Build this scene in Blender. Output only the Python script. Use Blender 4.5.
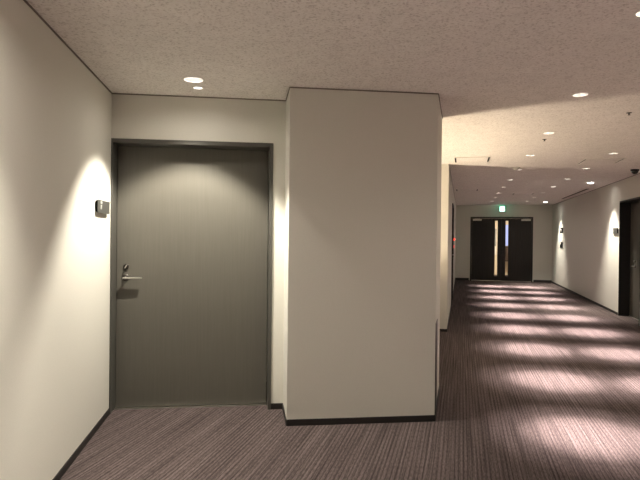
import bpy, bmesh, math, random
from mathutils import Vector, Matrix, geometry
random.seed(4)
for o in list(bpy.data.objects): bpy.data.objects.remove(o, do_unlink=True)
scn = bpy.context.scene
COL = scn.collection
PI = math.pi
H = 2.5

# ------------------------------------------------------------------ camera
cam_d = bpy.data.cameras.new('camera')
cam_d.sensor_fit = 'HORIZONTAL'; cam_d.sensor_width = 36.0
cam_d.lens = 572.01 / 640 * 36.0
cam_d.clip_start = 0.02; cam_d.clip_end = 200
cam = bpy.data.objects.new('camera', cam_d); COL.objects.link(cam)
yaw, pitch, roll = math.radians(13.9178), math.radians(-0.3421), math.radians(0.6087)
fw = Vector((-math.sin(yaw)*math.cos(pitch), math.cos(yaw)*math.cos(pitch), math.sin(pitch)))
r0 = Vector((math.cos(yaw), math.sin(yaw), 0)); u0 = r0.cross(fw)
rt = r0*math.cos(roll) + u0*math.sin(roll); up = rt.cross(fw)
M = Matrix((rt, up, -fw)).transposed().to_4x4(); M.translation = Vector((0, 0, 1.4006))
cam.matrix_world = M
scn.camera = cam

# ------------------------------------------------------------------ world, view
w = bpy.data.worlds.new('world'); scn.world = w; w.use_nodes = True
w.node_tree.nodes['Background'].inputs[0].default_value = (0.9, 0.8, 0.7, 1)
w.node_tree.nodes['Background'].inputs[1].default_value = 0.02
scn.view_settings.view_transform = 'Standard'; scn.view_settings.look = 'None'
scn.view_settings.gamma = 1; scn.view_settings.use_curve_mapping = False
scn.view_settings.exposure = 0.0

# light levels
WARM = (1.0, 0.925, 0.79)
P_NARROW = 1900.0
P_SOFT = 560.0       # softer skirt round each pool      # spot part of the corridor downlights
P_WIDE = 8.0         # spill of the same lamps
P_ENTRY = 255.0       # downlight in front of the near door
P_WASH = 170.0        # wall-side downlights
P_WELL = 180.0        # light rising from the guessed open well behind the pillar

def light(name, kind, loc, power, color=WARM, size=0.05, angle=60, blend=1.0, aim=None, spread=180, sx=None, sy=None):
    d = bpy.data.lights.new(name, kind); d.energy = power; d.color = color
    if kind == 'SPOT':
        d.spot_size = math.radians(angle); d.spot_blend = blend; d.shadow_soft_size = size
    elif kind == 'AREA':
        d.shape = 'DISK'; d.size = size; d.spread = math.radians(spread)
        if sx: d.shape = 'RECTANGLE'; d.size = sx; d.size_y = sy
    else: d.shadow_soft_size = size
    o = bpy.data.objects.new(name, d); COL.objects.link(o); o.location = loc
    if aim is not None:
        o.rotation_euler = (Vector(aim) - Vector(loc)).to_track_quat('-Z', 'Y').to_euler()
    return o

# unseen lamp shining up from the guessed stairwell, source of the ceiling glow
light('well_light', 'AREA', (-3.5, 6.9, -1.9), P_WELL, (1.0, 0.83, 0.61), aim=(0.0, 7.2, 2.5), sx=0.4, sy=3.1, spread=120)


# ------------------------------------------------------------------ materials
def mat(name, color, rough=0.6, metal=0.0, spec=0.5, emit=None, estr=0.0):
    m = bpy.data.materials.new(name); m.use_nodes = True
    b = m.node_tree.nodes['Principled BSDF']
    b.inputs['Base Color'].default_value = (*color, 1)
    b.inputs['Roughness'].default_value = rough
    b.inputs['Metallic'].default_value = metal
    b.inputs['Specular IOR Level'].default_value = spec
    if emit:
        b.inputs['Emission Color'].default_value = (*emit, 1)
        b.inputs['Emission Strength'].default_value = estr
    return m
def nodes(m):
    nt = m.node_tree; return nt, nt.nodes, nt.links, nt.nodes['Principled BSDF']
def coords(nt, scale=(1, 1, 1), rotz=0):
    g = nt.nodes.new('ShaderNodeNewGeometry')
    mp = nt.nodes.new('ShaderNodeMapping'); mp.inputs['Scale'].default_value = scale
    mp.inputs['Rotation'].default_value = (0, 0, rotz)
    nt.links.new(g.outputs['Position'], mp.inputs['Vector']); return mp.outputs[0]
def noise(nt, vec, scale, detail=3, rough=0.5):
    n = nt.nodes.new('ShaderNodeTexNoise'); n.inputs['Scale'].default_value = scale
    n.inputs['Detail'].default_value = detail; n.inputs['Roughness'].default_value = rough
    nt.links.new(vec, n.inputs['Vector']); return n.outputs['Fac']
def ramp(nt, fac, stops):
    r = nt.nodes.new('ShaderNodeValToRGB'); e = r.color_ramp.elements
    while len(e) < len(stops): e.new(0.5)
    for k, (p, c) in enumerate(stops): e[k].position = p; e[k].color = (*c, 1)
    nt.links.new(fac, r.inputs[0]); return r.outputs[0]
def mixc(nt, a, b, fac, mode='MULTIPLY'):
    m = nt.nodes.new('ShaderNodeMix'); m.data_type = 'RGBA'; m.blend_type = mode
    if isinstance(fac, float): m.inputs[0].default_value = fac
    else: nt.links.new(fac, m.inputs[0])
    nt.links.new(a, m.inputs[6]); nt.links.new(b, m.inputs[7]); return m.outputs[2]
def bump(nt, h, strength, dist, b):
    n = nt.nodes.new('ShaderNodeBump'); n.inputs['Strength'].default_value = strength
    n.inputs['Distance'].default_value = dist
    nt.links.new(h, n.inputs['Height']); nt.links.new(n.outputs[0], b.inputs['Normal'])

# wall vinyl
m_wall = mat('wall_vinyl', (0.70, 0.66, 0.585), 0.75, spec=0.25)
nt, N_, L_, B_ = nodes(m_wall)
f = noise(nt, coords(nt), 180, 3)
L_.new(ramp(nt, f, [(0.3, (0.695, 0.680, 0.620)), (0.7, (0.735, 0.72, 0.655))]), B_.inputs['Base Color'])
bump(nt, f, 0.25, 0.002, B_)
# ceiling: fissured acoustic board
m_ceil = mat('acoustic_board', (0.7, 0.63, 0.57), 0.9, spec=0.1)
nt, N_, L_, B_ = nodes(m_ceil)
c = coords(nt)
f1 = noise(nt, c, 75, 4, 0.6); f2 = noise(nt, c, 9, 2)
ca = ramp(nt, f1, [(0.34, (0.60, 0.55, 0.515)), (0.46, (0.85, 0.80, 0.755)), (0.6, (0.90, 0.86, 0.82))])
cb = ramp(nt, f2, [(0.3, (0.94, 0.94, 0.94)), (0.7, (1, 1, 1))])
L_.new(mixc(nt, ca, cb, 1.0), B_.inputs['Base Color'])
bump(nt, f1, 0.5, 0.004, B_)
# carpet: fine stripes running along the corridor
m_carpet = mat('striped_carpet', (0.15, 0.11, 0.11), 0.95, spec=0.05)
nt, N_, L_, B_ = nodes(m_carpet)
s1 = noise(nt, coords(nt, (1, 0.010, 1)), 85, 2, 0.6)
s2 = noise(nt, coords(nt, (1, 0.12, 1)), 190, 2, 0.6)
s3 = noise(nt, coords(nt), 240, 3, 0.6)
s4 = noise(nt, coords(nt, (1, 0.05, 1)), 14, 2)
wv = nt.nodes.new('ShaderNodeTexWave'); wv.wave_type = 'BANDS'; wv.bands_direction = 'X'; wv.wave_profile = 'SIN'
wv.inputs['Scale'].default_value = 2*PI/20/0.026; wv.inputs['Distortion'].default_value = 1.3
wv.inputs['Detail'].default_value = 1; wv.inputs['Detail Scale'].default_value = 0.6
L_.new(coords(nt, (1, 0.05, 1)), wv.inputs['Vector'])
ca = ramp(nt, s1, [(0.36, (0.072, 0.0570, 0.0545)), (0.46, (0.100, 0.0785, 0.0755)), (0.56, (0.118, 0.093, 0.0895)), (0.68, (0.140, 0.113, 0.108))])
cb = ramp(nt, s2, [(0.34, (0.66, 0.65, 0.65)), (0.64, (1.22, 1.22, 1.22))])
cc = ramp(nt, s4, [(0.35, (0.88, 0.87, 0.88)), (0.65, (1.1, 1.1, 1.1))])
cd = ramp(nt, s3, [(0.32, (0.62, 0.62, 0.62)), (0.68, (1.3, 1.3, 1.3))])
ce_ = ramp(nt, wv.outputs['Fac'], [(0.0, (0.62, 0.61, 0.62)), (0.22, (0.92, 0.92, 0.92)), (1.0, (1.14, 1.14, 1.14))])
L_.new(mixc(nt, mixc(nt, mixc(nt, mixc(nt, ca, cb, 1.0), cc, 1.0), cd, 1.0), ce_, 1.0), B_.inputs['Base Color'])
bump(nt, s3, 0.4, 0.004, B_)

def wood(name, c1, c2, rough, rot=0.0):
    m = mat(name, c1, rough, spec=0.4); nt, N_, L_, B_ = nodes(m)
    f = noise(nt, coords(nt, (1, 1, 0.03), rot), 90, 3, 0.6)
    L_.new(ramp(nt, f, [(0.35, c1), (0.65, c2)]), B_.inputs['Base Color'])
    bump(nt, f, 0.1, 0.001, B_); return m
m_door = wood('grey_brown_door_sheet', (0.096, 0.090, 0.075), (0.106, 0.099, 0.083), 0.42)
m_frame = mat('dark_steel_frame', (0.072, 0.069, 0.060), 0.45, spec=0.5)
m_black = wood('black_brown_door_sheet', (0.016, 0.014, 0.012), (0.026, 0.023, 0.020), 0.5)
m_blackframe = mat('black_frame', (0.010, 0.009, 0.009), 0.5)
m_base = mat('black_vinyl_base', (0.018, 0.015, 0.014), 0.55)
m_gap = mat('dark_edge_trim', (0.20, 0.17, 0.145), 0.7)
m_steel = mat('brushed_steel', (0.62, 0.60, 0.56), 0.28, 1.0)
m_dsteel = mat('dark_metal', (0.05, 0.045, 0.04), 0.35, 0.8)
m_white = mat('white_enamel', (0.8, 0.77, 0.72), 0.4)
m_plate = mat('grey_plate', (0.055, 0.055, 0.050), 0.5)
m_number = mat('pale_grey_lettering', (0.32, 0.32, 0.30), 0.6)
m_platedark = mat('black_plate', (0.008, 0.008, 0.008), 0.8, spec=0.15)
m_reflector = mat('lamp_reflector', (0.75, 0.72, 0.68), 0.25, 0.6)
m_lens = mat('lit_lamp_lens', (1, 1, 1), 0.5, emit=(1.0, 0.96, 0.90), estr=22.0)
m_lensmid = mat('lit_deep_lens', (1, 1, 1), 0.5, emit=(1.0, 0.96, 0.90), estr=28.0)
m_lensdim = mat('lit_small_lens', (1, 1, 1), 0.5, emit=(1.0, 0.96, 0.90), estr=3.0)
m_dark = mat('dark_void', (0.01, 0.01, 0.01), 0.8)
m_green = mat('lit_green_panel', (0.02, 0.3, 0.2), 0.4, emit=(0.10, 1.0, 0.55), estr=4.0)
m_signwhite = mat('lit_white_panel', (0.9, 0.9, 0.9), 0.4, emit=(0.75, 1.0, 0.92), estr=4.5)
m_red = mat('lit_red_lens', (0.6, 0.02, 0.01), 0.3, emit=(1.0, 0.06, 0.03), estr=3.0)
m_smoked = mat('smoked_dome', (0.008, 0.008, 0.008), 0.12)
m_glass = mat('clear_glass', (1, 1, 1), 0.0)
m_glass.node_tree.nodes['Principled BSDF'].inputs['Transmission Weight'].default_value = 1.0
m_glass.node_tree.nodes['Principled BSDF'].inputs['IOR'].default_value = 1.05
m_cream = mat('cream_wall_paint', (0.75, 0.66, 0.52), 0.7)
m_blue = mat('evening_window_light', (0.2, 0.25, 0.5), 0.4, emit=(0.30, 0.36, 0.66), estr=0.9)
m_lobbygrey = mat('grey_panel', (0.3, 0.31, 0.31), 0.6)
m_brown = mat('dark_brown_wood', (0.035, 0.02, 0.015), 0.5)

# ------------------------------------------------------------------ mesh helpers
def T(origin=(0, 0, 0), ang=0.0):
    return Matrix.Translation(Vector(origin)) @ Matrix.Rotation(ang, 4, 'Z')
def box(bm, a, b, m=None, bev=0.0):
    x0, y0, z0 = a; x1, y1, z1 = b
    vs = [bm.verts.new(Vector(p)) for p in ((x0,y0,z0),(x1,y0,z0),(x1,y1,z0),(x0,y1,z0),(x0,y0,z1),(x1,y0,z1),(x1,y1,z1),(x0,y1,z1))]
    fs = [bm.faces.new([vs[i] for i in q]) for q in ((0,3,2,1),(4,5,6,7),(0,1,5,4),(1,2,6,5),(2,3,7,6),(3,0,4,7))]
    if bev > 0:
        es = list({e for f in fs for e in f.edges})
        r = bmesh.ops.bevel(bm, geom=es, offset=bev, segments=2, affect='EDGES', profile=0.5)
        vs = list({v for v in vs if v.is_valid} | set(r['verts']))
    if m is not None:
        for v in vs: v.co = m @ v.co
def prism(bm, pts, z0, z1):
    lo = [bm.verts.new((x, y, z0)) for x, y in pts]; hi = [bm.verts.new((x, y, z1)) for x, y in pts]
    n = len(pts)
    bm.faces.new(lo[::-1]); bm.faces.new(hi)
    for i in range(n): bm.faces.new((lo[i], lo[(i+1) % n], hi[(i+1) % n], hi[i]))
def lathe(bm, prof, m=None, seg=32, close=False):
    rings = []
    for r, z in prof:
        if r < 1e-6: rings.append([bm.verts.new((0, 0, z))])
        else: rings.append([bm.verts.new((r*math.cos(2*PI*k/seg), r*math.sin(2*PI*k/seg), z)) for k in range(seg)])
    pairs = list(zip(rings, rings[1:]))
    if close: pairs.append((rings[-1], rings[0]))
    for a, b in pairs:
        for k in range(seg):
            k2 = (k+1) % seg
            if len(a) == 1 and len(b) == 1: continue
            if len(a) == 1: bm.faces.new((a[0], b[k2], b[k]))
            elif len(b) == 1: bm.faces.new((a[k], a[k2], b[0]))
            else: bm.faces.new((a[k], a[k2], b[k2], b[k]))
    if m is not None:
        for rg in rings:
            for v in rg: v.co = m @ v.co
def tube(bm, pts, rad, seg=12):
    pts = [Vector(p) for p in pts]; rings = []
    for i, p in enumerate(pts):
        t = (pts[min(i+1, len(pts)-1)] - pts[max(i-1, 0)]).normalized()
        a = t.orthogonal().normalized() if i == 0 else (rings_a - t*rings_a.dot(t)).normalized()
        rings_a = a; b = t.cross(a)
        r = rad[i] if isinstance(rad, (list, tuple)) else rad
        rings.append([bm.verts.new(p + a*r*math.cos(2*PI*k/seg) + b*r*math.sin(2*PI*k/seg)) for k in range(seg)])
    for A_, B2 in zip(rings, rings[1:]):
        for k in range(seg): bm.faces.new((A_[k], A_[(k+1) % seg], B2[(k+1) % seg], B2[k]))
    bm.faces.new(rings[0][::-1]); bm.faces.new(rings[-1])
def obj(name, bm, m, parent=None, smooth=False, loc=None):
    bmesh.ops.recalc_face_normals(bm, faces=bm.faces)
    me = bpy.data.meshes.new(name); bm.to_mesh(me); bm.free()
    me.materials.append(m)
    if smooth:
        for p in me.polygons: p.use_smooth = True
        me.set_sharp_from_angle(angle=math.radians(35))
    o = bpy.data.objects.new(name, me); COL.objects.link(o)
    if parent: o.parent = parent
    if loc: o.location = loc
    return o
def B(): return bmesh.new()
def empty(name, loc, rz=0):
    o = bpy.data.objects.new(name, None); COL.objects.link(o)
    o.location = loc; o.rotation_euler = (0, 0, rz); o.empty_display_size = 0.1; return o
def tag(o, label=None, cat=None, group=None, kind=None):
    if label: o['label'] = label
    if cat: o['category'] = cat
    if group: o['group'] = group
    if kind: o['kind'] = kind
    return o
def struct(name, bm, m, label, cat):
    return tag(obj(name, bm, m), label, cat, kind='structure')
def copy_tree(o, parent=None):
    c = o.copy(); COL.objects.link(c)
    if parent: c.parent = parent
    for ch in [k for k in o.children]: copy_tree(ch, c)
    return c

# ------------------------------------------------------------------ plan
A = Vector((-2.655, 3.932)); ANG = math.radians(21.35)
D_ = Vector((math.cos(ANG), math.sin(ANG))); N2 = Vector((-math.sin(ANG), math.cos(ANG)))
TA = T((A.x, A.y, 0), ANG)                      # near-room frame: x along the door wall, y behind it
def P(s, n): q = A + D_*s + N2*n; return (q.x, q.y)
XR, XL, YE, YF, YC = 2.83, -0.20, 19.72, 8.74, 5.353
COLN = -0.42                                     # pillar front in the near-room frame
C_ = P(1.357, COLN); DD = (-0.187, 4.446); E_ = (-0.187, YC)

# fixture positions on the ceiling
rowA = [4.69 + 1.63*k for k in range(-3, 9)]
rowA = [y for y in rowA]
rowB = list(rowA)
DL = [(0.86, y) for y in rowA] + [(1.855, y) for y in rowB]
WASH = [(2.41, 12.04), (2.40, 18.10)]
ENTRY = P(0.668, -0.505); ENTRY2 = P(0.55, -2.6)
EMERG = (-1.918, 3.916)
holes = [(x, y, 0.055) for x, y in DL] + [(x, y, 0.06) for x, y in WASH] + [(*ENTRY, 0.068), (*ENTRY2, 0.068)]

# ------------------------------------------------------------------ structure
bm = B(); box(bm, (-5, -6, -0.12), (3.3, YC-0.05, 0)); box(bm, (-5, YF+0.05, -0.12), (3.3, 24, 0)); box(bm, (-0.50, YC-0.05, -0.12), (3.3, YF+0.05, 0)); struct('floor', bm, m_carpet, 'striped mauve carpet floor of the corridor', 'carpet')

# ceiling with the lamp openings cut out
pts = [Vector(p) for p in ((-5, -6), (3.3, -6), (3.3, 24), (-5, 24))]
edges = [(0, 1), (1, 2), (2, 3), (3, 0)]
SEG = 28
for hx, hy, hr in holes:
    b0 = len(pts)
    for k in range(SEG): pts.append(Vector((hx + hr*math.cos(2*PI*k/SEG), hy + hr*math.sin(2*PI*k/SEG))))
    edges += [(b0+k, b0+(k+1) % SEG) for k in range(SEG)]
cv, ce, cf, _, _, _ = geometry.delaunay_2d_cdt(pts, edges, [], 0, 1e-6)
bm = B(); vv = [bm.verts.new((v.x, v.y, H)) for v in cv]
for t in cf:
    cx = sum(cv[i].x for i in t)/len(t); cy = sum(cv[i].y for i in t)/len(t)
    if any((cx-hx)**2 + (cy-hy)**2 < (hr*0.98)**2 for hx, hy, hr in holes): continue
    bm.faces.new([vv[i] for i in t])
r = bmesh.ops.extrude_face_region(bm, geom=list(bm.faces))
bmesh.ops.translate(bm, vec=(0, 0, 0.015), verts=[g for g in r['geom'] if isinstance(g, bmesh.types.BMVert)])
struct('ceiling', bm, m_ceil, 'speckled acoustic board ceiling over the corridor', 'ceiling')
bm = B(); box(bm, (-5, -6, H+0.16), (3.3, 24, H+0.22)); struct('ceiling_slab', bm, m_dark, 'slab above the board ceiling', 'ceiling')

# left wall (beside the near door)
bm = B(); box(bm, (-0.15, -9.6, 0), (0, 0.6, H), TA); struct('wall_left', bm, m_wall, 'off white wall left of the near door', 'wall')
# wall around the near door
DW0, DW1, DZ = 0.0, 1.258, 2.148
bm = B(); box(bm, (0.0, 0, DZ), (1.9, 0.22, H), TA); box(bm, (DW1, 0, 0), (1.9, 0.22, DZ), TA)
struct('wall_door_side', bm, m_wall, 'off white wall holding the wide grey door', 'wall')
# pillar
q1 = P(1.357, 0.22)
bm = B(); prism(bm, [C_, DD, E_, (E_[0]-0.9, YC), q1], 0, H)
struct('wall_pillar', bm, m_wall, 'broad off white pillar between the near door and the corridor', 'pillar')
# recess behind the pillar
bm = B(); box(bm, (-4.8, YC-0.05, -3), (-0.4, YC, 0)); box(bm, (-4.8, YC-0.15, 0), (-1.05, YC, H)); struct('wall_recess_near', bm, m_wall, 'near wall of the open recess behind the pillar', 'wall')
bm = B(); box(bm, (-4.95, YC-0.15, -3), (-4.8, YF+0.15, H)); struct('wall_recess_back', bm, m_wall, 'back wall of the open recess', 'wall')
bm = B(); box(bm, (-4.8, YF, -3), (-0.4, YF+0.05, 0)); box(bm, (-4.8, YF, 0), (XL, YF+0.15, H)); struct('wall_recess_far', bm, m_wall, 'brightly lit end wall of the recess behind the pillar', 'wall')
bm = B(); box(bm, (-0.50, YC+0.002, -3), (-0.36, YF-0.002, 0.87)); struct('wall_parapet_guess', bm, m_wall, 'unseen waist high parapet, guessed to edge the rising light', 'wall')  # unseen half wall, placed to cut the light rising onto the far wall
bm = B(); box(bm, (-4.95, YC-0.1, -3.1), (-0.36, YF+0.1, -3)); struct('floor_stairwell_guess', bm, m_cream, 'pale landing floor of the unseen, guessed stairwell recess', 'floor')  # bottom of a guessed stairwell, unseen, dug for the low lamp
# corridor left wall with one dark door
LD0, LD1 = 12.15, 13.35
bm = B(); box(bm, (XL-0.15, YF+0.15, 0), (XL, LD0, H)); box(bm, (XL-0.15, LD0, 2.12), (XL, LD1, H)); box(bm, (XL-0.15, LD1, 0), (XL, YE, H))
struct('wall_corridor_left', bm, m_wall, 'left wall of the corridor beyond the recess', 'wall')
# right wall with one recessed door
RD0, RD1, RZ, RX = 10.30, 11.60, 2.115, 3.012
bm = B(); box(bm, (XR, -6, 0), (XR+0.3, RD0, H)); box(bm, (XR, RD0, RZ), (XR+0.3, RD1, H)); box(bm, (XR, RD1, 0), (XR+0.3, YE+0.15, H))
struct('wall_right', bm, m_wall, 'off white right wall of the corridor', 'wall')
# end wall
ED0, ED1, EZ = 0.275, 2.245, 2.11
bm = B(); box(bm, (XL-0.15, YE, 0), (ED0, YE+0.15, H)); box(bm, (ED0, YE, EZ), (ED1, YE+0.15, H)); box(bm, (ED1, YE, 0), (XR, YE+0.15, H))
struct('wall_end', bm, m_wall, 'end wall of the corridor around the black double doors', 'wall')
# closing wall behind the camera
bm = B(); box(bm, (-0.6, -5.1, 0), (XR, -5.0, H)); struct('wall_back', bm, m_wall, 'wall behind the camera', 'wall')
# lobby beyond the double doors
bm = B(); box(bm, (-0.8, 23.2, 0), (3.3, 23.3, H)); box(bm, (-0.9, YE+0.15, 0), (-0.8, 23.3, H)); box(bm, (3.2, YE+0.15, 0), (3.3, 23.3, H))
struct('wall_lobby', bm, m_cream, 'cream wall of the lit lobby seen through the door glass', 'wall')

# baseboards
def base(name, pa, pb, label, h=0.048, t=0.007):
    """strip along pa->pb on the left-hand side of travel"""
    a, b = Vector(pa), Vector(pb); d = (b-a); L = d.length; ang = math.atan2(d.y, d.x)
    bm = B(); box(bm, (0, 0, 0), (L, t, h), T((a.x, a.y, 0), ang), bev=0.0015)
    return struct(name, bm, m_base, label, 'baseboard')
base('baseboard_left', P(0, -0.012), P(0, -9), 'dark base strip along the left wall')
base('baseboard_door_side', P(1.357, 0), P(DW1+0.0, 0), 'short dark base strip between the near door and the pillar')
base('baseboard_pillar_side', P(1.357, COLN), P(1.357, -0.007), 'dark base strip on the narrow left side of the pillar')
base('baseboard_pillar_front', DD, C_, 'dark base strip across the pillar front')
base('baseboard_pillar_right', E_, DD, 'dark base strip on the corridor side of the pillar')
base('baseboard_recess', (XL, YF), (-0.36, YF), 'dark base strip under the bright recess wall', h=0.04)
base('baseboard_corridor_left', (XL, LD0-0.04), (XL, YF), 'dark base strip along the corridor left wall before the door')
base('baseboard_corridor_far', (XL, YE), (XL, LD1+0.04), 'dark base strip along the corridor left wall past the door')
base('baseboard_end_left', (ED0-0.03, YE), (XL, YE), 'dark base strip left of the double doors', h=0.07)
base('baseboard_end_right', (XR, YE), (ED1+0.03, YE), 'dark base strip right of the double doors', h=0.07)
base('baseboard_right', (XR, RD1+0.05), (XR, YE), 'dark base strip along the far right wall')
base('baseboard_right_near', (XR, -5), (XR, RD0-0.05), 'dark base strip along the near right wall')
# dark ceiling edge trims
def trim(name, pa, pb, label):
    a, b = Vector(pa), Vector(pb); d = (b-a); ang = math.atan2(d.y, d.x)
    bm = B(); box(bm, (0, 0, H-0.009), (d.length, 0.006, H-0.0005), T((a.x, a.y, 0), ang))
    return struct(name, bm, m_gap, label, 'trim')
trim('trim_1', P(0, 0), P(0, -9), 'thin dark edge bead where the left wall meets the ceiling')
trim('trim_2', P(1.357, 0), P(0, 0), 'thin edge bead above the near door')
trim('trim_3', P(1.357, COLN), P(1.357, 0), 'thin edge bead on the narrow side of the pillar')
trim('trim_4', DD, C_, 'thin dark edge bead above the pillar front')
trim('trim_5', E_, DD, 'thin dark edge bead above the corridor side of the pillar')
trim('trim_6', (XL, YE), (XL, YF), 'thin edge bead above the corridor left wall')
trim('trim_7', (XR, -5), (XR, YE), 'thin edge bead above the right wall')

# ------------------------------------------------------------------ near door
d1 = tag(empty('door_1', (A.x, A.y, 0), ANG), 'wide grey brown door with a steel lever handle beside the pillar', 'door', kind='structure')
FD = 0.145                                      # leaf setback
bm = B()
box(bm, (0.001, -0.012, 0), (0.013, 0.2, DZ), bev=0.002)
box(bm, (DW1-0.028, -0.012, 0), (DW1, 0.2, DZ), bev=0.002)
box(bm, (0.013, -0.012, DZ-0.032), (DW1-0.028, 0.2, DZ), bev=0.002)
obj('door_frame', bm, m_frame, d1)
bm = B(); box(bm, (0.016, FD, 0.008), (DW1-0.032, FD+0.042, DZ-0.036), bev=0.0015)
leaf = obj('door_leaf', bm, m_door, d1)
bm = B(); box(bm, (0.013, FD-0.035, 0), (DW1-0.028, FD+0.05, 0.006), bev=0.001); obj('threshold', bm, m_steel, d1)
# lever set
hs, hz = 0.088, 1.054
RX90 = Matrix.Rotation(PI/2, 4, 'X')
def lever(parent, hs, hz, y, sgn=1, L=0.135):
    bm = B(); lathe(bm, [(0, 0), (0.026, 0), (0.026, 0.007), (0.022, 0.010), (0, 0.010)], Matrix.Translation((hs, y, hz)) @ RX90, 28)
    rose = obj('handle_rose', bm, m_dsteel, parent, True)
    bm = B()
    tube(bm, [(hs, y-0.008, hz), (hs, y-0.030, hz), (hs, y-0.048, hz)], 0.0105, 16)
    n = 10; rr = []
    for i in range(n+1):
        t = i/n; x = hs + sgn*(-0.014 + (L+0.014)*t); hy = 0.0155 - 0.004*t; hh = 0.0095 - 0.003*t
        rr.append([bm.verts.new((x, y-0.050+hy*(abs(math.cos(q))**0.7)*(1 if math.cos(q) > 0 else -1), hz+hh*math.sin(q))) for q in [2*PI*k/16 for k in range(16)]])
    for a_, b_ in zip(rr, rr[1:]):
        for k in range(16): bm.faces.new((a_[k], a_[(k+1) % 16], b_[(k+1) % 16], b_[k]))
    bm.faces.new(rr[0][::-1]); bm.faces.new(rr[-1])
    obj('handle', bm, m_steel, parent, True)
    bm = B(); c = Matrix.Translation((hs+0.004, y, hz+0.088)) @ RX90
    lathe(bm, [(0, 0), (0.022, 0), (0.022, 0.008), (0.017, 0.013), (0, 0.013)], c, 28)
    lock = obj('lock_cylinder', bm, m_dsteel, parent, True)
    bm = B(); box(bm, (-0.004, -0.030, -0.016), (0.004, -0.012, 0.016), Matrix.Translation((hs+0.004, y, hz+0.088)) @ Matrix.Rotation(0.5, 4, 'Y'), bev=0.0015)
    obj('thumb_turn', bm, m_steel, lock)
lever(leaf, hs, hz, FD)

# ------------------------------------------------------------------ recessed door in the right wall
d2 = tag(empty('door_2', (RX, RD1, 0), -PI/2), 'dark grey recessed door in the right wall, cut by the picture edge', 'door', kind='structure')
W2 = RD1 - RD0; dep = RX - XR
bm = B()      # local x runs toward the camera, local -y... wall normal
# local frame: x -> -Y world, y -> +X world
box(bm, (0.001, -dep-0.006, 0), (0.009, 0.06, RZ), bev=0.002)
box(bm, (W2-0.03, -dep-0.006, 0), (W2-0.001, 0.06, RZ), bev=0.002)
box(bm, (0.009, -dep-0.006, RZ-0.03), (W2-0.03, 0.06, RZ-0.001), bev=0.002)
obj('door_frame', bm, m_blackframe, d2)
bm = B(); box(bm, (0.011, 0.0, 0.008), (W2-0.034, 0.042, RZ-0.034), bev=0.0015)
leaf2 = obj('door_leaf', bm, m_door, d2)
bm = B(); box(bm, (0.009, -0.01, 0), (W2-0.03, 0.05, 0.006)); obj('threshold', bm, m_steel, d2)
lever(leaf2, 0.33, 0.93, 0.0)
bm = B(); box(bm, (0.0, 0.075, 0), (W2, 0.1, RZ)); obj('door_backing', bm, m_dark, d2)

# ------------------------------------------------------------------ left corridor door
d3 = tag(empty('door_3', (XL, LD0, 0), PI/2), 'dark door in the corridor left wall seen almost edge on', 'door', kind='structure')
# local x -> +Y world, local y -> -X world (into the wall)
W3 = LD1 - LD0
bm = B()
box(bm, (0.0, -0.022, 0), (0.04, 0.12, 2.12), bev=0.002); box(bm, (W3-0.04, -0.022, 0), (W3, 0.12, 2.12), bev=0.002)
box(bm, (0.04, -0.022, 2.08), (W3-0.04, 0.12, 2.12), bev=0.002)
obj('door_frame', bm, m_blackframe, d3)
bm = B(); box(bm, (0.042, 0.03, 0.008), (W3-0.042, 0.07, 2.078)); leaf3 = obj('door_leaf', bm, m_black, d3)
lever(leaf3, W3-0.12, 1.02, 0.03, -1)

# ------------------------------------------------------------------ end double doors
d4 = tag(empty('door_4', (ED0, YE, 0)), 'black double doors with narrow glass slits at the corridor end', 'double door', kind='structure')
W4 = ED1 - ED0; F4 = 0.045; mid = 1.265 - ED0
bm = B()
box(bm, (0.0, -0.02, 0), (F4, 0.12, EZ), bev=0.003); box(bm, (W4-F4, -0.02, 0), (W4, 0.12, EZ), bev=0.003)
box(bm, (F4, -0.02, EZ-F4), (W4-F4, 0.12, EZ), bev=0.003)
obj('door_frame', bm, m_blackframe, d4)
def leaf4(x0, x1, s0, s1, z0, z1, handle_x):
    bm = B(); zt = EZ-F4-0.005; y0, y1 = 0.02, 0.062
    box(bm, (x0, y0, 0.01), (s0, y1, zt)); box(bm, (s1, y0, 0.01), (x1, y1, zt))
    box(bm, (s0, y0, 0.01), (s1, y1, z0)); box(bm, (s0, y0, z1), (s1, y1, zt))
    lf = obj('door_leaf', bm, m_black, d4)
    bm = B(); box(bm, (s0, 0.036, z0), (s1, 0.044, z1)); obj('glass_slit', bm, m_glass, lf)
    bm = B(); box(bm, (handle_x-0.012, -0.03, 0.85), (handle_x+0.012, -0.012, 1.15), bev=0.004)
    box(bm, (handle_x-0.008, -0.014, 0.88), (handle_x+0.008, 0.021, 0.90)); box(bm, (handle_x-0.008, -0.014, 1.10), (handle_x+0.008, 0.021, 1.12))
    obj('pull_handle', bm, m_dsteel, lf)
    cx = x0+0.03 if x0 < 0.5 else x1-0.31
    bm = B(); box(bm, (cx, -0.045, zt-0.075), (cx+0.28, 0.019, zt-0.02), bev=0.004)
    cl = obj('door_closer', bm, m_steel, lf)
    bm = B(); box(bm, (cx+0.05, -0.03, zt-0.016), (cx+0.24, -0.012, zt-0.008)); obj('closer_arm', bm, m_steel, cl)
leaf4(F4+0.003, mid-0.002, 1.062-ED0, 1.146-ED0, 0.155, 1.985, mid-0.045)
leaf4(mid+0.002, W4-F4-0.003, 1.398-ED0, 1.482-ED0, 0.165, 1.985, mid+0.045)
bm = B(); box(bm, (F4, -0.06, 0), (W4-F4, 0.12, 0.006)); obj('threshold', bm, m_steel, d4)
bm = B(); box(bm, (mid-0.018, 0.0635, 0.012), (mid+0.018, 0.068, EZ-F4-0.006)); obj('meeting_strip', bm, m_blackframe, d4)

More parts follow.
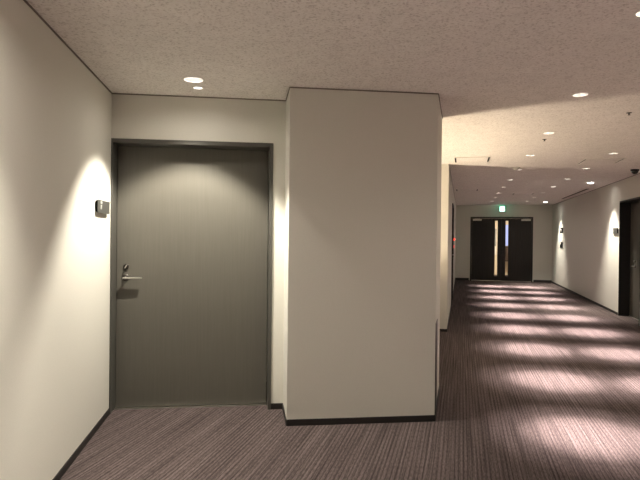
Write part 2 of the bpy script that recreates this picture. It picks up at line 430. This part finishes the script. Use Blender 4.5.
# what the slits show: a lit lobby
light('lobby_light', 'AREA', (1.2, 21.4, H-0.05), 120, (1.0, 0.85, 0.62), size=0.8)
bm = B(); box(bm, (-0.75, 23.15, 0.76), (1.30, 23.19, 1.09)); tag(obj('lower_board', bm, m_white), 'white panel seen low through the left door slit', 'panel')
bm = B(); box(bm, (-0.75, 23.15, 1.11), (1.30, 23.19, 1.77)); tag(obj('lobby_board', bm, m_lobbygrey), 'grey board seen high through the left door slit', 'board')
bm = B(); box(bm, (1.40, 23.16, 1.13), (2.6, 23.19, 1.93)); tag(obj('window_1', bm, m_blue), 'bluish evening window seen through the right door slit', 'window', kind='structure')
bm = B(); box(bm, (1.42, 22.85, 0.53), (2.5, 23.198, 1.11), bev=0.01)
cb = tag(obj('lobby_cabinet', bm, m_brown), 'dark brown wall cabinet seen through the right door slit', 'cabinet')

# ------------------------------------------------------------------ downlights
def make_downlight(name, r, depth, lens, label, group):
    root = empty(name, (0, 0, H)); tag(root, label, 'ceiling light', group)
    bm = B(); lathe(bm, [(r-0.001, -0.0005), (r-0.001, -0.004), (r+0.008, -0.003), (r+0.011, -0.0005)], close=True); obj('trim_ring', bm, m_white, root, True)
    if depth < 0:
        bm = B(); lathe(bm, [(0, -0.010), (r*0.5, -0.009), (r*0.85, -0.006), (r-0.002, -0.001), (r-0.002, 0.004), (0, 0.004)]); obj('lens', bm, lens, root, True); return root
    bm = B(); lathe(bm, [(r-0.001, 0.0), (r*0.86, depth*0.5), (r*0.66, depth), (r*0.66+0.004, depth), (r*0.86+0.004, depth*0.5), (r+0.0, 0.012), ]); obj('reflector', bm, m_reflector, root, True)
    bm = B(); lathe(bm, [(0, depth-0.004), (r*0.66, depth-0.002), (r*0.66, depth+0.004), (0, depth+0.004)]); obj('lens', bm, lens, root)
    return root
ordinal = ['first', 'second', 'third', 'fourth', 'fifth', 'sixth', 'seventh', 'eighth', 'ninth', 'tenth', 'eleventh', 'twelfth']
proto = None; PINK = (1.0, 0.865, 0.82)
for row, x in (('left', 0.86), ('right', 1.855)):
    n = 0; first = None
    for k, y in enumerate(rowA):
        vis = y > 2.5 if x < 1 else y > 7
        if row == 'left' and k == 3: o = make_downlight('downlight', 0.055, 0.075, m_lens, '', 'corridor downlights')
        elif proto is None: o = proto = make_downlight('downlight', 0.055, 0.10, m_lensmid, '', 'corridor downlights')
        else: o = copy_tree(proto)
        o.location = (x, y, H)
        if vis:
            o['label'] = f'small round recessed downlight, {ordinal[n]} from the camera in the {row} row along the corridor'; n += 1
        else: o['label'] = f'small round recessed downlight of the {row} row, out of the picture'
        light('downlight_beam', 'SPOT', (x, y, H+0.012), P_NARROW*(1.0 if y > 2 else 2.2), PINK, 0.02, 24, 1.0, aim=(x+0.05, y-0.27, 0))
        light('downlight_skirt', 'SPOT', (x, y, H+0.012), P_SOFT*(1.0 if y > 2 else 2.6), PINK, 0.02, 38, 1.0, aim=(x+0.05, y-0.27, 0))
        light('downlight_spill', 'AREA', (x, y, H-0.006), P_WIDE*(0.40 if y < 4 else 0.33 if y < 8 else 0.16), (1.0, 0.955, 0.84), 0.06, spread=150)
for k, (x, y) in enumerate(WASH):
    o = make_downlight('downlight', 0.060, -1, m_lens, ['bright downlight by the right wall above the room plate beside the right door', 'bright downlight by the right wall near the far corner'][k], 'wall side downlights')
    o.location = (x, y, H)
    light('wall_beam', 'SPOT', (x, y, H-0.014), P_WASH*2.6, WARM, 0.02, 80, 0.85, aim=(x+0.10, y-0.05, 0))
    light('wall_spill', 'AREA', (x, y, H-0.016), 1.2, WARM, 0.06, spread=170)
for k, ((x, y), lab) in enumerate(((ENTRY, 'large bright round downlight in front of the near door'), (ENTRY2, 'round downlight by the left wall, out of the picture'))):
    o = make_downlight('downlight', 0.068, 0.03, m_lens, lab, 'entrance downlights'); o.location = (x, y, H)
    light('entry_beam', 'SPOT', (x-0.018*(k == 0), y+0.046*(k == 0), H-0.010), P_ENTRY*(1.05 if k == 0 else 0.80), WARM, 0.02, 97 if k == 0 else 88, 0.4 if k == 0 else 1.0, aim=(*(P(0.50, -0.28) if k == 0 else P(0.15, -2.6)), 0))
    light('entry_spill', 'AREA', (x, y, H-0.008), 3.0 if k == 0 else 10.0, WARM, 0.08, spread=160)
o = tag(empty('emergency_light', (*EMERG, H)), 'tiny round lamp between the large downlight and the near door', 'ceiling light')
bm = B(); lathe(bm, [(0, -0.002), (0.030, -0.002), (0.032, 0), (0, 0)]); obj('lens', bm, m_lensdim, o)
bm = B(); lathe(bm, [(0.032, -0.0005), (0.032, -0.005), (0.040, -0.003), (0.042, -0.0005)], close=True); obj('trim_ring', bm, m_white, o, True)

# ------------------------------------------------------------------ ceiling bits
def sprinkler(x, y, label):
    o = tag(empty('sprinkler', (x, y, H)), label, 'sprinkler', 'ceiling sprinklers'); o.scale = (0.7, 0.7, 0.6)
    bm = B(); lathe(bm, [(0, -0.001), (0.034, -0.001), (0.030, -0.007), (0.014, -0.010), (0, -0.010)]); obj('escutcheon', bm, m_dsteel, o, True)
    bm = B(); lathe(bm, [(0, -0.008), (0.009, -0.008), (0.009, -0.026), (0.005, -0.032), (0, -0.032)]); obj('nozzle', bm, m_dsteel, o, True)
    bm = B(); lathe(bm, [(0, -0.032), (0.018, -0.033), (0.018, -0.036), (0, -0.036)]); obj('deflector', bm, m_dsteel, o)
sprinkler(0.871, 6.717, 'small dark sprinkler head just past the third downlight of the left row')
sprinkler(1.391, 5.447, 'small dark sprinkler head near the right picture edge, nearest the camera')
def detector(x, y, label):
    o = tag(empty('smoke_detector', (x, y, H)), label, 'smoke detector')
    bm = B(); lathe(bm, [(0, 0), (0.055, 0), (0.055, -0.012), (0.05, -0.016), (0, -0.016)]); obj('base', bm, m_white, o, True)
    bm = B(); lathe(bm, [(0, -0.016), (0.038, -0.016), (0.040, -0.034), (0.026, -0.042), (0, -0.043)]); obj('sensor_head', bm, m_white, o, True)
detector(0.80, 9.30, 'white round smoke detector on the ceiling beside the fifth downlight of the left row')
o = tag(empty('dome_camera', (2.608, 9.84, H)), 'black dome security camera on the ceiling above the right door', 'security camera')
bm = B(); lathe(bm, [(0, 0), (0.062, 0), (0.062, -0.02), (0.056, -0.026), (0, -0.026)]); obj('housing', bm, m_platedark, o, True)
bm = B(); lathe(bm, [(0.050, -0.026), (0.047, -0.045), (0.036, -0.062), (0.018, -0.073), (0, -0.076)]); obj('dome', bm, m_smoked, o, True)
def diffuser(x0, x1, y0, y1, label, dark_r=True):
    o = tag(empty('air_vent', ((x0+x1)/2, (y0+y1)/2, H)), label, 'air vent', 'square ceiling air vents')
    hx, hy = (x1-x0)/2, (y1-y0)/2
    bm = B()
    for a, b in (((-hx, -hy), (hx, -hy+0.02)), ((-hx, hy-0.02), (hx, hy)), ((-hx, -hy+0.02), (-hx+0.006, hy-0.02)), ((hx-0.006, -hy+0.02), (hx, hy-0.02))):
        box(bm, (*a, -0.008), (*b, -0.0005), bev=0.001)
    obj('vent_frame', bm, m_white, o)
    bm = B(); box(bm, (-hx+0.030, -hy+0.022, -0.009), (hx-0.030, hy-0.022, -0.001), bev=0.001)
    obj('face_panel', bm, m_ceil, o)
    for s in (-1, 1):
        a, b = sorted((s*(hx-0.007), s*(hx-0.029)))
        bm = B(); box(bm, (a, -hy+0.022, -0.003), (b, hy-0.022, -0.0005)); sl = obj('slot', bm, m_dark, o)
diffuser(-0.115, 0.365, 8.00, 8.55, 'square ceiling air vent above the left side, nearest the pillar')
diffuser(1.615, 2.13, 8.44, 9.00, 'square ceiling air vent near the right row of downlights')
diffuser(-0.14, 0.346, 13.2, 13.75, 'far square ceiling air vent above the corridor left side')
diffuser(1.2, 1.68, 14.5, 15.05, 'far square ceiling air vent above the corridor middle')
o = tag(empty('linear_diffuser', (2.64, 15.05, H)), 'long dark slot diffuser in the ceiling along the right wall', 'air vent')
bm = B(); box(bm, (-0.03, -1.6, -0.004), (-0.018, 1.6, -0.0005)); box(bm, (0.018, -1.6, -0.004), (0.03, 1.6, -0.0005)); box(bm, (-0.018, -1.6, -0.004), (0.018, -1.586, -0.0005)); box(bm, (-0.018, 1.586, -0.004), (0.018, 1.6, -0.0005)); obj('vent_frame', bm, m_gap, o)
bm = B(); box(bm, (-0.018, -1.586, -0.002), (0.018, 1.586, -0.0005)); obj('slot', bm, m_dark, o)

# ------------------------------------------------------------------ exit sign
o = tag(empty('exit_sign', (1.277, YE-0.02, 0)), 'small lit green emergency exit sign above the double doors', 'exit sign')
bm = B(); box(bm, (-0.105, -0.05, 2.27), (0.105, 0.018, 2.48), bev=0.004); obj('housing', bm, m_white, o)
bm = B(); box(bm, (-0.095, -0.053, 2.28), (0.095, -0.0495, 2.47)); face = obj('sign_face', bm, m_signwhite, o)
bm = B()
y0, y1 = -0.056, -0.0525
# running figure in green on white, passing a doorway
def strip(p, q, wdt):
    p, q = Vector(p), Vector(q); d = (q-p).normalized(); n = Vector((-d.y, d.x))*wdt/2
    c = [p-n, q-n, q+n, p+n]
    lo = [bm.verts.new((v.x, y0, v.y)) for v in c]; hi = [bm.verts.new((v.x, y1, v.y)) for v in c]
    bm.faces.new(lo); bm.faces.new(hi[::-1])
    for i in range(4): bm.faces.new((lo[i], hi[i], hi[(i+1) % 4], lo[(i+1) % 4]))
strip((-0.09, 2.285), (-0.09, 2.465), 0.010); strip((0.09, 2.285), (0.09, 2.465), 0.010)
strip((-0.09, 2.465), (0.09, 2.465), 0.010); strip((-0.09, 2.285), (0.09, 2.285), 0.010)
strip((0.000, 2.42), (0.012, 2.37), 0.030); strip((0.012, 2.37), (-0.022, 2.345), 0.016); strip((-0.022, 2.345), (-0.03, 2.305), 0.013)
strip((0.012, 2.37), (0.035, 2.335), 0.016); strip((0.035, 2.335), (0.062, 2.325), 0.013)
strip((0.0, 2.41), (-0.036, 2.395), 0.011); strip((0.004, 2.41), (0.042, 2.385), 0.011)
lathe(bm, [(0, -0.0035), (0.015, -0.0035), (0.015, 0), (0, 0)], Matrix.Translation((-0.012, y1, 2.442)) @ RX90, 16)
obj('running_figure', bm, m_green, face)
o.scale = (0.8, 1, 0.8); o.location.z = 0.47
light('exit_glow', 'POINT', (1.277, YE-0.14, 2.42), 0.45, (0.10, 1.0, 0.62), 0.03)

# ------------------------------------------------------------------ wall plates
def room_plate(origin, ang, W, Hh, label):
    """local x along the wall, local -y out of the wall"""
    o = tag(empty('room_plate', origin, ang), label, 'room sign', 'room name plates')
    bm = B(); box(bm, (0.012, -0.016, 0.006), (W-0.012, -0.0005, Hh-0.006), bev=0.002); obj('bracket', bm, m_platedark, o)
    bm = B(); box(bm, (0, -0.022, 0), (W, -0.0165, Hh), bev=0.001); face = obj('plate_face', bm, m_plate, o)
    bm = B(); box(bm, (0.07*W/0.41, -0.0232, Hh-0.026), (0.14*W/0.41, -0.022, Hh-0.008)); box(bm, (0.075*W/0.41, -0.0232, 0.026), (0.125*W/0.41, -0.022, Hh-0.034))
    obj('room_number', bm, m_number, face)
    return o
# left wall: looking at it the plate's left end is nearer the camera; wall faces +D_
ox, oy = P(0.0005, -0.478)
room_plate((ox, oy, 1.552), ANG+PI/2, 0.34, 0.092, 'dark grey room plate with small white number on the left wall')
room_plate((XR-0.0005, 12.02, 1.515), -PI/2, 0.35, 0.11, 'dark grey room plate on the right wall beside the recessed door')
# pair of black plates far down the right wall
o = tag(empty('wall_sign', (XR-0.0005, 18.13, 0), -PI/2), 'tall sign of black and white squares far down the right wall', 'wall sign')
bm = B(); box(bm, (0, -0.008, 1.145), (0.5, -0.0005, 1.73), bev=0.001); bk = obj('backing_board', bm, m_white, o)
bm = B(); box(bm, (0.0, -0.012, 1.575), (0.5, -0.0085, 1.73)); up_ = obj('upper_plate', bm, m_platedark, o)
bm = B(); box(bm, (0.12, -0.0145, 1.61), (0.24, -0.0122, 1.70)); obj('pictogram', bm, m_white, up_)
bm = B(); box(bm, (0.0, -0.012, 1.145), (0.5, -0.0085, 1.315)); lo_ = obj('lower_plate', bm, m_platedark, o)
bm = B(); v = [bm.verts.new(p) for p in ((0.05, -0.0145, 1.30), (0.25, -0.0145, 1.30), (0.05, -0.0145, 1.23), (0.05, -0.0122, 1.30), (0.25, -0.0122, 1.30), (0.05, -0.0122, 1.23))]
for q in ((0, 1, 2), (5, 4, 3), (0, 3, 4, 1), (1, 4, 5, 2), (2, 5, 3, 0)): bm.faces.new([v[i] for i in q])
obj('arrow_mark', bm, m_white, lo_)

# fire alarm on the corridor left wall
o = tag(empty('fire_alarm', (XL, 13.62, 0), PI/2), 'fire alarm with small glowing red lamp on the corridor left wall', 'fire alarm')
bm = B(); box(bm, (0, -0.02, 0.95), (0.22, -0.0005, 1.48), bev=0.004); obj('alarm_panel', bm, m_platedark, o)
bm = B(); lathe(bm, [(0, 0.030), (0.018, 0.027), (0.028, 0.012), (0.030, 0), (0, 0)], Matrix.Translation((0.11, -0.02, 1.37)) @ RX90, 20); obj('red_lamp', bm, m_red, o, True)
bm = B(); lathe(bm, [(0, 0.006), (0.03, 0.006), (0.034, 0), (0, 0)], Matrix.Translation((0.11, -0.02, 1.20)) @ RX90, 20); obj('push_button', bm, m_red, o, True)

# thin dark plate low on the corridor side of the pillar
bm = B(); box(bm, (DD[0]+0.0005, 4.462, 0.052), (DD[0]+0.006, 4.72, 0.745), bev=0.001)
tag(obj('dark_plate', bm, m_dsteel), 'low narrow dark plate on the corridor side of the pillar', 'corner guard')
